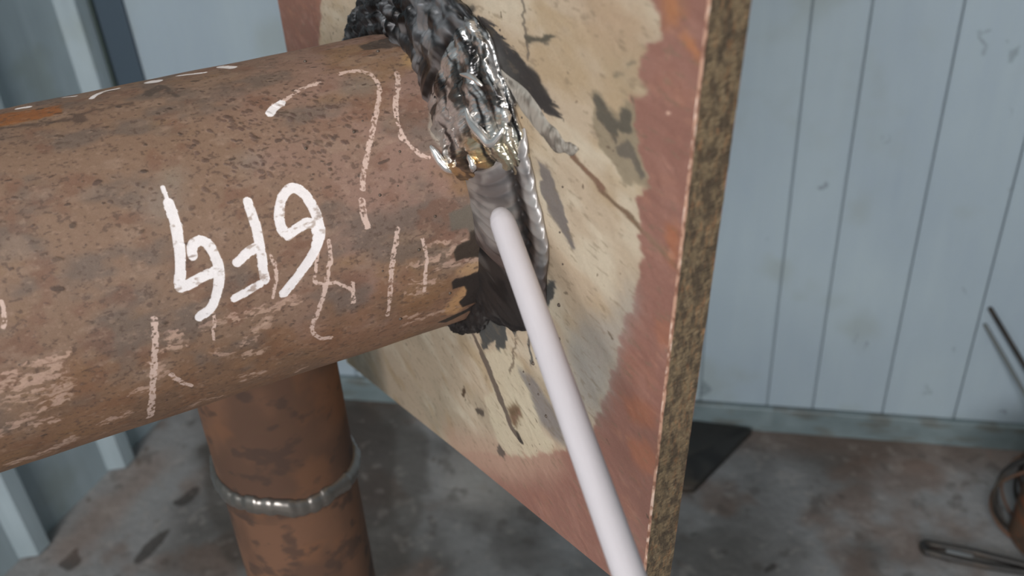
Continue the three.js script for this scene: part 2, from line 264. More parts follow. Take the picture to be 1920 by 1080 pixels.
const wallMap = painted(1280, 640, (x, y) => {
  const wx = (fbm(x / 9, y / 9, 41, 2) - 0.5) * 16, wy = (fbm(x / 9, y / 9, 47, 2) - 0.5) * 16;
  const c = [152, 165, 173], k = (fbm(x / 100, y / 140, 3, 4) - 0.5) * 14 + (fbm(x / 9, y / 60, 6, 2) - 0.5) * 5;
  c[0] += k; c[1] += k; c[2] += k * 0.7;
  mix(c, [141, 150, 148], 0.5 * sstep(0.5, 0.75, fbm(x / 80, y / 80, 71, 4)));
  wallMarks.over(c, x + wx, y + wy, 0.5 + 0.5 * noise(x / 6, y / 6, 77));
  return c;
});
const mWall = std({ map: wallMap, roughness: 0.55 }), mWallPlain = std({ color: 0x8b969c, roughness: 0.6 });
const wallRight = group('wall_right'); structure(wallRight, 'pale blue grey panelled wall with fine upright grooves', 'wall');
wallRight.position.set(CX, FLOOR, CZ); wallRight.rotation.y = -Math.atan2(0.609, 0.793);
{
  const back = new THREE.BoxGeometry(ROOM + 0.1, H, 0.06); back.translate(ROOM / 2, H / 2, -0.036); mesh('backing', back, mWallPlain, wallRight);
  const edges = [0.0, 0.31, 0.413, 0.516, 0.585, 0.688, 0.791, 0.888, 0.991, 1.06, 1.163, 1.266];
  while (edges[edges.length - 1] < ROOM - 0.11) edges.push(edges[edges.length - 1] + [0.103, 0.103, 0.103, 0.07][edges.length % 4]); edges.push(ROOM);
  for (let i = 0; i + 1 < edges.length; i++) {
    const a = edges[i] + 0.0009, b = edges[i + 1] - 0.0009, e = 0.0012, y0 = 0.012;
    const sh = new THREE.Shape([V(a, -0.006), V(b, -0.006), V(b, -e), V(b - e, 0), V(a + e, 0), V(a, -e)].map((p) => new THREE.Vector2(p.x, -p.y)));
    const g = new THREE.ExtrudeGeometry(sh, { depth: H - y0, bevelEnabled: false }); g.rotateX(-Math.PI / 2); g.translate(0, y0, 0);
    const p = g.attributes.position, t = g.attributes.uv; for (let k = 0; k < p.count; k++) t.setXY(k, p.getX(k) / 1.6, p.getY(k) / 0.8);
    mesh('panel', g, mWall, wallRight);
  }
}
// ribbed sheet steel wall
const ribMap = painted(1024, 1024, (x, y) => {
  const c = [152, 165, 170], k = (fbm(x / 12, y / 180, 3, 3) - 0.5) * 16 + (fbm(x / 90, y / 90, 9, 4) - 0.5) * 14; c[0] += k; c[1] += k; c[2] += k;
  mix(c, [134, 143, 134], 0.4 * sstep(0.5, 0.8, fbm(x / 80, y / 80, 19, 4))); return c;
});
const mRib = std({ map: ribMap, roughness: 0.5 });
const wallLeft = group('wall_left'); structure(wallLeft, 'pale grey sheet steel wall with raised upright ribs', 'wall');
wallLeft.position.set(CX, FLOOR, CZ); wallLeft.rotation.y = Math.atan2(0.686, 0.727);
{
  const uvm = (g, s) => { const p = g.attributes.position, t = g.attributes.uv; for (let k = 0; k < p.count; k++) t.setXY(k, (p.getX(k) + p.getZ(k)) * s, p.getY(k) * s); return g; };
  const sheet = new THREE.BoxGeometry(ROOM + 0.06, H, 0.06); sheet.translate(-ROOM / 2 - 0.0, H / 2, -0.03); mesh('sheet', uvm(sheet, 1.2), mRib, wallLeft);
  for (let k = 0; k < 21; k++) {
    const x = -0.022 - 0.188 * k, w = 0.025, w2 = 0.011, d = 0.024;
    const sh = new THREE.Shape([[x - w, 0], [x - w2 - 0.002, d - 0.002], [x - w2, d], [x + w2, d], [x + w2 + 0.002, d - 0.002], [x + w, 0]].map(([a, b]) => new THREE.Vector2(a, -b)));
    const g = new THREE.ExtrudeGeometry(sh, { depth: H - 0.006, bevelEnabled: false }); g.rotateX(-Math.PI / 2); g.translate(0, 0.003, 0);
    mesh('rib', uvm(g, 1.2), mRib, wallLeft);
  }
}
// the two walls behind the camera; the one opposite the panelled wall has a window
{
  const m = mesh('wall_front', new THREE.BoxGeometry(ROOM + 0.1, H, 0.08), mWallPlain, scene); m.rotation.y = wallLeft.rotation.y;
  const [fx, fz] = corner(ROOM + 0.045, ROOM / 2); m.position.set(fx, FLOOR + H / 2, fz); structure(m, 'plain pale wall opposite the ribbed wall', 'wall');
  const [along, sill, w, hh, power, colour] = WINDOW, a = along - w / 2, c = along + w / 2;
  const sh = new THREE.Shape([[-0.05, 0], [ROOM + 0.05, 0], [ROOM + 0.05, H], [-0.05, H]].map(([x, y]) => new THREE.Vector2(x, y)));
  sh.holes.push(new THREE.Path([[a, sill], [a, sill + hh], [c, sill + hh], [c, sill]].map(([x, y]) => new THREE.Vector2(x, y))));
  const g = new THREE.ExtrudeGeometry(sh, { depth: 0.08, bevelEnabled: false }); g.translate(0, 0, 0.005);
  const [bx, bz] = corner(0, ROOM), back = mesh('wall_back', g, mWallPlain, scene); back.position.set(bx, FLOOR, bz); back.rotation.y = wallRight.rotation.y; structure(back, 'plain pale wall with a window opposite the panelled wall', 'wall');
  const win = group('window_1'); structure(win, 'wide daylit window in the plain wall', 'window'); const [wx, wz] = corner(along, ROOM); win.position.set(wx, FLOOR + sill + hh / 2, wz); win.rotation.y = wallRight.rotation.y;
  const bar = (x, y, sx, sy) => { const q = new RoundedBoxGeometry(sx, sy, 0.06, 2, 0.006); q.translate(x, y, 0.045); return q; };
  mesh('window_frame', mergeGeometries([bar(0, hh / 2 - 0.02, w - 0.002, 0.038), bar(0, -hh / 2 + 0.02, w - 0.002, 0.038), bar(-w / 2 + 0.02, 0, 0.038, hh - 0.08), bar(w / 2 - 0.02, 0, 0.038, hh - 0.08), bar(0, 0, 0.04, hh - 0.08)]), std({ color: 0xc8cccd, roughness: 0.5 }), win);
  for (const s of [-1, 1]) { const q = new THREE.BoxGeometry(w / 2 - 0.06, hh - 0.08, 0.006); q.translate(s * w / 4, 0, 0.05); mesh('pane', q, std({ color: 0xdfe6ea, emissive: colour, emissiveIntensity: 2.5, roughness: 0.3 }), win); }
  const l = new THREE.RectAreaLight(colour, power, w - 0.1, hh - 0.1); l.position.set(0, 0, 0.002); l.castShadow = true; win.add(l);   // shines along its own -z, into the room
}
// dark corner flashing, folded from sheet
const corn = group('trim_1'); structure(corn, 'dark slate folded metal flashing in the room corner', 'trim');
corn.position.copy(wallRight.position); corn.rotation.copy(wallRight.rotation);
{
  const a = new RoundedBoxGeometry(0.044, H - 0.05, 0.006, 2, 0.0015); a.translate(0.047, H / 2 + 0.02, 0.0035); mesh('flashing', a, std({ color: 0x3f4c57, roughness: 0.5 }), corn);
  const b = new RoundedBoxGeometry(0.020, H - 0.05, 0.012, 2, 0.002); b.translate(0.0145, H / 2 + 0.02, 0.0065); mesh('shadow_gap_lip', b, std({ color: 0x414d49, roughness: 0.5 }), corn);  // strip coloured dark green for the shadow gap between rib and flashing
}
// galvanised channel along the foot of the panelled wall
const base = group('baseboard_right'); structure(base, 'grey green metal channel along the foot of the panelled wall', 'baseboard');
base.position.copy(wallRight.position); base.rotation.copy(wallRight.rotation);
{
  const m = std({ map: painted(1024, 64, (x, y) => { const c = [112, 125, 127], k = (fbm(x / 30, y / 20, 5, 4) - 0.5) * 26; mix(c, [88, 84, 76], 0.5 * sstep(0.5, 0.8, fbm(x / 40, y / 12, 15, 3))); return [c[0] + k, c[1] + k, c[2] + k]; }), roughness: 0.5, metalness: 0.1 });
  const sh = new THREE.Shape([[0.001, 0], [0.012, 0], [0.012, 0.043], [0.011, 0.0445], [0.001, 0.0445]].map(([z, y]) => new THREE.Vector2(z, y)));
  const g = new THREE.ExtrudeGeometry(sh, { depth: ROOM - 0.03, bevelEnabled: false }); g.rotateY(-Math.PI / 2); g.scale(-1, 1, 1); g.translate(0.02, 0.0005, 0);
  const p = g.attributes.position, t = g.attributes.uv; for (let k = 0; k < p.count; k++) t.setXY(k, p.getX(k), p.getY(k) / 0.06);
  const ix = g.index; if (!ix) { for (const at of ['position', 'normal', 'uv']) { const A = g.attributes[at], n = A.itemSize; for (let k = 0; k < A.count; k += 3) for (let j = 0; j < n; j++) { const q = A.array[(k + 1) * n + j]; A.array[(k + 1) * n + j] = A.array[(k + 2) * n + j]; A.array[(k + 2) * n + j] = q; } } g.computeVertexNormals(); }
  mesh('channel_face', g, m, base);
}
// ceiling lamp
{
  const [x, z, L, W, turn, power, colour] = LAMP, g = group('ceiling_lamp'); tag(g, 'wide white ceiling panel lamp', 'lamp'); g.position.set(x, CEIL, z); g.rotation.y = turn;
  const h = new RoundedBoxGeometry(L + 0.04, 0.05, W + 0.04, 2, 0.008); h.translate(0, -0.026, 0); mesh('housing', h, std({ color: 0xdddddd, roughness: 0.5 }), g);
  const d = new THREE.BoxGeometry(L, 0.004, W); d.translate(0, -0.054, 0); mesh('diffuser', d, std({ color: 0xffffff, emissive: colour, emissiveIntensity: 3, roughness: 0.6 }), g);
  const l = new THREE.RectAreaLight(colour, power, L, W); l.position.set(0, -0.06, 0); l.rotation.x = -Math.PI / 2; l.castShadow = true; g.add(l);
}

// ---------------------------------------------------------------- pipe, plate and their weld: one weldment
const R = 0.054, PL = 0.26, CIRC = 2 * Math.PI * 54;   // pipe radius and length (m), circumference (mm)
const weldment = group('pipe_plate_weldment'); tag(weldment, 'rusty steel pipe welded square onto a thick steel plate', 'weldment');
const PW = 1560, PH = 2034;
const pipeMarks = new Sheet(PW, PH, PW / 260, PH / CIRC, -260, -CIRC / 2), pipeChalk = new Sheet(PW, PH, PW / 260, PH / CIRC, -260, -CIRC / 2), pipeScuff = new Sheet(PW, PH, PW / 260, PH / CIRC, -260, -CIRC / 2), pipePits = new Sheet(PW, PH, PW / 260, PH / CIRC, -260, -CIRC / 2);
{
  const r = rng(77);
  for (const [c, a, b, p] of PIPE_STAIN) pipeMarks.poly(c, a, b, p);
  for (let i = 0; i < 900; i++) {
    const x = -200 + r() * 195, y = -30 + r() * 160, near = (y < 55 ? 1 : 0.25) * (x > -40 ? 0.4 : 1); if (r() > near) continue;
    const s = 0.25 + r() * r() * 0.9; pipePits.dot(['#4a3a30', '#503f36', '#584538'][i % 3], 0.5 + r() * 0.45, x, y, s * (0.8 + r() * 1.1), s * (0.5 + r() * 0.4), -0.3 + r() * 0.9);
  }
  for (let i = 0; i < 160; i++) { const x = -75 + r() * 45 + (r() - 0.5) * 20, y = 18 + r() * 30, s = 0.3 + r() * 0.7; pipePits.dot('#523f36', 0.4 + r() * 0.3, x, y, s * 1.2, s * 0.7, 0.3 + r() * 0.8); }
  for (const [w, p] of SCUFF) for (let k = 0; k < Math.round(4 + w * 3); k++) {       // many thin rubs side by side
    const ox = (r() - 0.5) * 3, oy = (r() - 0.5) * w * 0.8, cut = p.length > 4 && r() < 0.4 ? 2 : 0; const q = p.slice(cut).map((v, i) => v + (i % 2 ? oy : ox) + (r() - 0.5) * 0.9); pipeScuff.stroke('#ad8f7d', 0.30 + r() * 0.35, 0.35 + r() * 0.9, q); }
  for (const [w, p] of CHALK) pipeChalk.stroke('#c8afa2', 0.92, w * 1.25, p);
}
pipeMarks.read(); pipePits.read(); pipeScuff.read(); pipeChalk.read();
const pipePaint = new Sheet(PW, PH, PW / 260, PH / CIRC, -260, -CIRC / 2);
for (const [w, p] of PAINT) pipePaint.stroke('#e6e0df', 0.97, w * 0.92, p);
pipePaint.read();
const pipeSoot = new Sheet(PW, PH, PW / 260, PH / CIRC, -260, -CIRC / 2);
for (const [c, a, b, p] of PIPE_SOOT) pipeSoot.poly(c, a, b, p);
pipeSoot.read();
const pipeMap = painted(PW, PH, (x, y) => {
  const X = x / 6 - 260, Y = y / PH * CIRC - CIRC / 2;                  // mm along, mm around
  const wx = (fbm(X / 2.2, Y / 2.2, 41, 3) - 0.5) * 14, wy = (fbm(X / 2.2, Y / 2.2, 47, 3) - 0.5) * 14;
  const c = [160, 127, 103];
  mix(c, [172, 135, 119], 0.85 * sstep(-75, -25, X + (fbm(X / 20, Y / 20, 91, 3) - 0.5) * 70));        // pinkish dry rust towards the plate
  mix(c, [164, 126, 88], 0.7 * sstep(0.48, 0.72, fbm(X / 22, Y / 13, 3, 4)));
  mix(c, [128, 110, 98], 0.75 * sstep(0.50, 0.72, fbm(X / 16 + 9, Y / 10, 13, 4)));
  mix(c, [140, 98, 77], 0.55 * sstep(0.52, 0.75, fbm(X / 9, Y / 7, 23, 4)));
  mix(c, [178, 148, 126], 0.5 * sstep(0.60, 0.78, fbm(X / 10, Y / 4, 33, 4)));
  mix(c, [158, 110, 74], 0.5 * sstep(88, 104, Y + (fbm(X / 9, Y / 9, 101, 3) - 0.5) * 40));           // orange rust along the underside
  c[0] *= 0.77; c[1] *= 0.77; c[2] *= 0.77;
  pipeMarks.over(c, x + wx * 0.8, y + wy * 0.8, 0.95);
  const f = fbm(X / 1.3, Y / 0.9, 53, 3);
  mix(c, [78, 60, 50], 0.55 * sstep(0.60, 0.78, f)); mix(c, [150, 124, 106], 0.35 * sstep(0.64, 0.80, fbm(X / 1.6, Y / 1.1, 63, 3)));
  pipePits.over(c, x + wx * 0.35, y + wy * 0.35);
  pipeScuff.over(c, x + wx * 1.3, y + wy * 1.3, 0.95 * sstep(0.34, 0.56, fbm(X / 1.6, Y / 1.0, 87, 3)));
  pipeChalk.over(c, x + wx * 0.5, y + wy * 0.5, sstep(0.22, 0.5, fbm(X / 0.8, Y / 0.8, 73, 2)));
  pipePaint.over(c, x + wx * 0.22, y + wy * 0.22, 1 - 0.5 * sstep(0.62, 0.8, fbm(X / 2.4, Y / 1.6, 83, 3)));
  pipeSoot.over(c, x + wx * 0.3, y + wy * 0.3);
  const g = (hash(x, y, 9) - 0.5) * 10; return [c[0] + g, c[1] + g, c[2] + g];
});
const dull = [0, 0, 0];
const pipeBump = painted(PW / 2, PH / 2, (x, y) => {
  x *= 2; y *= 2;
  const X = x / 6 - 260, Y = y / PH * CIRC - CIRC / 2;
  const wx = (fbm(X / 2.2, Y / 2.2, 41, 3) - 0.5) * 14, wy = (fbm(X / 2.2, Y / 2.2, 47, 3) - 0.5) * 14;
  let v = 0.55 + (fbm(X / 3, Y / 2, 53, 4) - 0.5) * 0.35 + (fbm(X / 9, Y / 7, 23, 3) - 0.5) * 0.3;
  v -= 0.35 * pipePits.over([...dull], x + wx * 0.35, y + wy * 0.35) - 0.12 * pipePaint.over([...dull], x + wx * 0.22, y + wy * 0.22);
  return grey(v);
}, false);
const mPipe = std({ map: pipeMap, bumpMap: pipeBump, bumpScale: 0.0007, roughness: 0.72 });
{
  const n = 192, bumpy = (x, a) => R + (fbm(x * 60, a * 5, 7, 3) - 0.5) * 0.0007;
  const outer = grid(80, n, (u, v) => { const a = (v - 0.5) * 2 * Math.PI, x = -PL + u * PL, r = v === 1 ? bumpy(x, -Math.PI) : bumpy(x, a); return [x, r * Math.cos(a), r * Math.sin(a)]; }, (u, v) => [u, 1 - v]);
  const pipe = mesh('pipe', outer, mPipe, weldment); pipe.userData.label = 'rusty brown pipe with white painted letters and chalk marks';
  const ri = R - 0.006;
  mesh('bore', grid(2, 96, (u, v) => { const a = v * 2 * Math.PI; return [-PL + u * PL, ri * Math.cos(a), ri * Math.sin(a)]; }), std({ color: 0x4a3428, roughness: 0.9 }), pipe);
  mesh('pipe_end', grid(2, 96, (u, v) => { const a = v * 2 * Math.PI, r = ri + (R - ri) * u; return [-PL, r * Math.cos(a), r * Math.sin(a)]; }), std({ color: 0x6b5546, roughness: 0.8 }), pipe);
}

// the plate: a flame-cut trapezium; outline as [z, y] in mm on the face towards the pipe
const OUT = [[163.7 + 0.0854 * 99, 200], [163.7, 100.8], [158.7, 46.3], [148.4, -64.2], [147.1, -76.6], [126, -84.7], [22.6, -124.3], [-192, -208.5], [-196, -120], [-190, 20], [-183, 200]];
const T = 9.7;
const plateMarks = new Sheet(1440, 1600, 3.6, -3.6, -215, 215), plateW = 1440, plateH = 1600;
{
  const r = rng(31);
  for (const [c, a, b, p] of PLATE_STAIN) plateMarks.poly(c, a, b, p);
  // spiky soot along the edge of the burnt patch
  for (let i = 0; i < 22; i++) { const t = i / 21, z = 66 + t * 36, y = 75 - t * 15; plateMarks.poly('#2e2b29', 0.85, 0.15, [z - 3, y - 1.5, z + 9 + 3 * r(), y - 1 + 1.8 * r(), z - 2, y + 0.9]); }
  for (let i = 0; i < 260; i++) plateMarks.dot(['#4b4034', '#5c4f40', '#6e5f4d'][i % 3], 0.4 + r() * 0.5, -150 + r() * 300, -150 + r() * 330, 0.3 + r() * r() * 1.4, 0.2 + r() * 0.4, r() * 3);
}
plateMarks.read();
const RIGHT = 0.0854;
const plateMap = painted(plateW, plateH, (x, y) => {
  const Zz = x / 3.6 - 215, Y = 215 - y / 3.6;
  const wx = (fbm(Zz / 7, Y / 2.2, 41, 3) - 0.5) * 17, wy = (fbm(Zz / 7, Y / 2.2, 47, 3) - 0.5) * 8;
  const c = [184, 164, 140];
  mix(c, [168, 152, 130], 0.8 * sstep(0.42, 0.7, fbm(Zz / 40, Y / 22, 3, 4)));
  mix(c, [206, 194, 172], 0.6 * sstep(0.50, 0.75, fbm(Zz / 30, Y / 14 + 8, 13, 4)));
  mix(c, [164, 138, 104], 0.5 * sstep(0.52, 0.75, fbm(Zz / 26, Y / 12 + 3, 23, 4)));
  plateMarks.over(c, x + wx, y + wy);
  const rust = sstep(8, 30, c[0] - c[1]) * sstep(110, 60, c[2]);
  if (rust > 0) {
    mix(c, [134, 92, 80], rust * 0.7 * sstep(0.45, 0.7, fbm(Zz / 16, Y / 9, 61, 4))); mix(c, [170, 118, 92], rust * 0.45 * sstep(0.58, 0.76, fbm(Zz / 11, Y / 5, 67, 4)));
    mix(c, [168, 128, 114], rust * 0.5 * sstep(0.56, 0.74, fbm(Zz / 9, Y / 5 + 30, 71, 4))); mix(c, [196, 146, 118], rust * 0.4 * sstep(0.66, 0.8, fbm(Zz / 4, Y / 1.6, 79, 3)));
  }
  mix(c, [120, 104, 84], 0.35 * sstep(0.64, 0.8, fbm(Zz / 4, Y / 1.2, 83, 3)));
  const g = (hash(x, y, 9) - 0.5) * 9; return [c[0] + g, c[1] + g, c[2] + g];
});
const plateBump = painted(900, 1000, (x, y) => grey(0.5 + (fbm(x / 9, y / 5, 3, 4) - 0.5) * 0.7), false);
const mPlate = std({ map: plateMap, bumpMap: plateBump, bumpScale: 0.0004, roughness: 0.6 });
const mEdge = std({ map: painted(512, 1024, (x, y) => {
  const c = [116, 98, 73]; mix(c, [76, 63, 47], 0.9 * sstep(0.42, 0.68, fbm(x / 70, y / 40, 3, 4))); mix(c, [66, 54, 41], 0.5 * sstep(0.5, 0.72, fbm(x / 60, y / 16, 13, 4)));
  mix(c, [146, 128, 100], 0.35 * sstep(0.58, 0.78, fbm(x / 30, y / 12, 23, 4))); mix(c, [148, 98, 62], 0.4 * sstep(0.6, 0.8, fbm(x / 26, y / 26, 29, 3))); return c;
}), bumpMap: painted(512, 1024, (x, y) => grey(0.5 + (fbm(x / 60, y / 5, 33, 3) - 0.5) * 0.9 + (fbm(x / 9, y / 9, 43, 2) - 0.5) * 0.3), false), bumpScale: 0.0006, roughness: 0.9 });
const mBevel = std({ map: painted(64, 1024, (x, y) => { const c = [178, 138, 116]; mix(c, [132, 92, 74], sstep(0.4, 0.65, fbm(x / 60, y / 12, 3, 3))); mix(c, [226, 200, 182], 0.8 * sstep(0.55, 0.75, fbm(x / 60, y / 18, 7, 3))); return c; }), roughness: 0.55, metalness: 0.2 });
{
  const n = OUT.length, e = 0.6, mm = 0.001;
  const cz = 0, cy = 0, inset = ([z, y], d) => { const L = Math.hypot(z - cz, y - cy); return [z - (z - cz) / L * d, y - (y - cy) / L * d]; };
  const inn = OUT.map((p) => inset(p, e));
  const face = (x, pts) => { const g = new THREE.ShapeGeometry(new THREE.Shape(pts.map(([z, y]) => new THREE.Vector2(z, y)))); const p = g.attributes.position, t = g.attributes.uv; for (let i = 0; i < p.count; i++) { const z = p.getX(i), y = p.getY(i); t.setXY(i, (z + 215) / 400, 1 - (215 - y) / (2000 / 4.5)); p.setXYZ(i, x * mm, y * mm, z * mm); } g.computeVertexNormals(); return g; };
  const plate = mesh('plate', mergeGeometries([face(0, inn), face(T, OUT)]), mPlate, weldment); plate.userData.label = 'steel plate burnt to bare tan metal around the weld, rusty red at its rim';
  // bevel and cut edge run round the outline
  for (let i = 0; i < n; i++) {
    const a = OUT[i], b = OUT[(i + 1) % n], ai = inn[i], bi = inn[(i + 1) % n], len = Math.hypot(a[0] - b[0], a[1] - b[1]), nu = Math.max(2, Math.round(len / 1.1));
    const nz = (a[1] - b[1]) / len, ny = (b[0] - a[0]) / len, sg = nz * (a[0] + b[0]) + ny * (a[1] + b[1]) > 0 ? 1 : -1;
    const at = (p, q, u) => [p[0] + (q[0] - p[0]) * u, p[1] + (q[1] - p[1]) * u];
    const jag = (u) => { const [z, y] = at(a, b, u); return (fbm(z * 0.35 + 40, y * 0.35 + 90, 5, 3) - 0.5) * 0.9 * sstep(0, 0.03, u) * sstep(1, 0.97, u); };
    mesh('edge_bevel', grid(nu, 1, (u, v) => { const o = at(a, b, u), q = at(ai, bi, u), p = v ? [o[0] + nz * sg * jag(u) * 0.5, o[1] + ny * sg * jag(u) * 0.5] : q; return [(v ? e * 0.8 : 0) * mm, p[1] * mm, p[0] * mm]; }, (u, v) => [v, u * len / 160]), mBevel, plate);
    mesh('cut_edge', grid(nu, 8, (u, v) => { const p = at(a, b, u), k = jag(u) * 0.5 + (v > 0 && v < 1 ? (fbm(u * len * 0.9 + 3 * v * v, v * 2.5, 9, 3) - 0.5) * 0.6 : 0); return [(e * 0.8 + (T - e * 0.8) * v) * mm, (p[1] + ny * sg * k) * mm, (p[0] + nz * sg * k) * mm]; }, (u, v) => [v, u * len / 90 + i * 0.37]), mEdge, plate);
  }
}

// ---- the weld: overlapping runs round the joint
// surface of the fillet at angle a (degrees from the top towards the camera side) and t (0 on the pipe, 1 on the plate)
function fillet(a, t, legPipe, legPlate, rise) {
  const w = t * Math.PI / 2, x = -legPipe * Math.pow(Math.cos(w), 0.9), r = 54 + legPlate * Math.pow(Math.sin(w), 0.9);
  const nx = -Math.cos(w) * 0.75 - 0.2, nr = Math.sin(w) * 0.5 + 0.4, L = Math.hypot(nx, nr);
  const X = x + nx / L * rise, Rr = r + nr / L * rise * 0.8, q = a * Math.PI / 180; return [X / 1000, Rr * Math.cos(q) / 1000, Rr * Math.sin(q) / 1000];
}
function run(name, a0, a1, nA, nT, legs, rise, colour, material, label) {
  const g = grid(nA, nT, (u, v) => { const a = a0 + (a1 - a0) * u, [lp, lq] = legs(a); const end = sstep(0, 0.10, u) * sstep(1, 0.86, u); const h = rise(a, v); return fillet(a, v, lp, lq, (h * Math.sin(Math.PI * Math.min(1, Math.max(0, v))) ** 0.35) * (0.06 + 0.94 * end) - (1 - end) * 0.25); },
    (u, v) => [u, v], (u, v) => { const c = colour(a0 + (a1 - a0) * u, v).map((q) => q / 255); const k = new THREE.Color().setRGB(c[0], c[1], c[2], THREE.SRGBColorSpace); return [k.r, k.g, k.b]; });
  const m = mesh(name, g, material, weldment); if (label) m.userData.label = label; return m;
}
const mMetal = (rough, metal = 0.9) => std({ vertexColors: true, metalness: metal, roughness: rough });
const legTop = (a) => [5 + 3.5 * sstep(18, 50, a) - 3 * sstep(60, 68, a) + (fbm(a / 4, 2, 5, 3) - 0.5) * 4, 16 + 30 * sstep(-10, 52, a) + (fbm(a / 5, 9, 6, 3) - 0.5) * 6];
// dark glossy slagged runs over the top of the pipe
run('slag_run', -75, 47, 420, 60, legTop,
  (a, v) => { const b = v * 5 + (fbm(a / 9, v * 2, 7, 2) - 0.5) * 1.4; return 0.4 + 1.9 * Math.abs(Math.sin(Math.PI * b)) + (fbm(a / 2.2, v * 7, 15, 4) - 0.5) * 3.2; },
  (a, v) => { const c = [58, 57, 58]; mix(c, [128, 128, 130], sstep(0.46, 0.68, fbm(a / 6, v * 9, 3, 3))); mix(c, [30, 28, 28], sstep(0.5, 0.66, fbm(a / 5 + 20, v * 6, 13, 3))); mix(c, [170, 170, 172], 0.6 * sstep(0.58, 0.7, fbm(a / 9 + 7, v * 16, 23, 3))); return c; },
  mMetal(0.3, 0.6), 'dark glossy slag over the weld runs');
// bright silvery runs where the slag has been knocked off
run('bright_run', 38, 67, 220, 70, legTop,
  (a, v) => { const b = v * 4.6 + (fbm(a / 7, v * 2, 27, 2) - 0.5) * 1.2; return 0.6 + 1.8 * Math.abs(Math.sin(Math.PI * b)) + (fbm(a / 1.3, v * 9, 35, 4) - 0.5) * 3.0; },
  (a, v) => { const c = [208, 206, 204]; const s = sstep(55, 63, a + (fbm(a / 3, v * 6, 45, 3) - 0.5) * 10); mix(c, v < 0.5 ? [206, 172, 118] : [188, 178, 152], s * 0.85); mix(c, [74, 70, 66], 0.8 * sstep(0.52, 0.66, fbm(a / 3, v * 11, 33, 3))); mix(c, [48, 46, 46], 0.85 * sstep(0.54, 0.64, fbm(a / 14 + 5, v * 20, 39, 3))); return c; },
  mMetal(0.22, 0.85), 'bright silvery weld metal with straw heat tint');
// the even rippled grey cap next to the electrode tip
run('rippled_cap', 60, 90, 300, 48, (a) => [3.0 + (fbm(a / 6, 3, 8, 2) - 0.5), 47 - 4 * sstep(75, 90, a) + (fbm(a / 6, 5, 9, 2) - 0.5) * 4],
  (a, v) => { const m = v < 0.62 ? v / 0.62 : (v - 0.62) / 0.38, chevron = a * 1.2 / 3.1 + (m - 0.5) ** 2 * 3.4 + (v > 0.62 ? 0.4 : 0); return 1.0 + 3.2 * Math.sin(Math.PI * m) ** 0.7 * (v < 0.62 ? 1 : 0.6) + 0.75 * (0.5 + 0.5 * Math.sin(2 * Math.PI * chevron)) ** 2 + (fbm(a / 2, v * 6, 55, 3) - 0.5) * 0.9; },
  (a, v) => { const c = [168, 163, 160]; mix(c, [120, 115, 114], sstep(0.45, 0.7, fbm(a / 4, v * 5, 53, 3))); mix(c, [84, 70, 66], 0.8 * sstep(78, 87, a + (fbm(a / 3, v * 5, 57, 3) - 0.5) * 8)); mix(c, [58, 52, 50], sstep(0.10, 0.03, Math.abs(v - 0.62))); return c; },
  mMetal(0.38, 0.5), 'smooth grey weld cap with fine ripples');
// the sooty lower half that still waits for its cap
run('sooty_root', 81, 290, 380, 30, (a) => [2.2 + (fbm(a / 5, 3, 18, 3) - 0.5) * 2, 6 + 38 * sstep(128, 84, a) + (fbm(a / 6, 5, 19, 3) - 0.5) * 4],
  (a, v) => 0.3 + (fbm(a / 3, v * 5, 65, 4) - 0.5) * 2.0,
  (a, v) => { const c = [44, 38, 36]; mix(c, [72, 68, 66], sstep(0.52, 0.7, fbm(a / 5, v * 4, 63, 3))); mix(c, [26, 22, 22], sstep(0.5, 0.7, fbm(a / 4 + 9, v * 4, 73, 3))); return c; },
  mMetal(0.6, 0.25), 'soot black root of the weld below the electrode');
// one more light grey run lies on the plate outside the others
{
  const c = new THREE.CatmullRomCurve3([[63, 66], [84, 60.5], [92, 58], [103, 54], [111, 53.5], [117, 55.5]].map(([z, y]) => V(0, y / 1000, z / 1000)));
  const g = grid(120, 14, (u, v) => { const p = c.getPoint(u), t = c.getTangent(u), w = (0.0031 + (noise(u * 9, 3, 97) - 0.5) * 0.002) * Math.pow(Math.sin(Math.PI * Math.min(0.985, Math.max(0.015, u))), 0.8), a = Math.PI * v, k = (fbm(u * 40, v * 4, 91, 3) - 0.5) * 0.0009 + 0.00008 * Math.sin(u * 190 + 3 * Math.sin(a)); return [-Math.sin(a) * (w * 0.32 + k), p.y + t.z * Math.cos(a) * w, p.z - t.y * Math.cos(a) * w]; }, (u, v) => [u, v], (u, v) => { const q = [172, 164, 153]; mix(q, [120, 112, 103], sstep(0.45, 0.7, fbm(u * 22, v * 3, 95, 3))); const k = new THREE.Color().setRGB(q[0] / 255, q[1] / 255, q[2] / 255, THREE.SRGBColorSpace); return [k.r, k.g, k.b]; });
  mesh('toe_run', g, mMetal(0.42, 0.4), weldment).userData.label = 'light grey weld run on the plate';
}
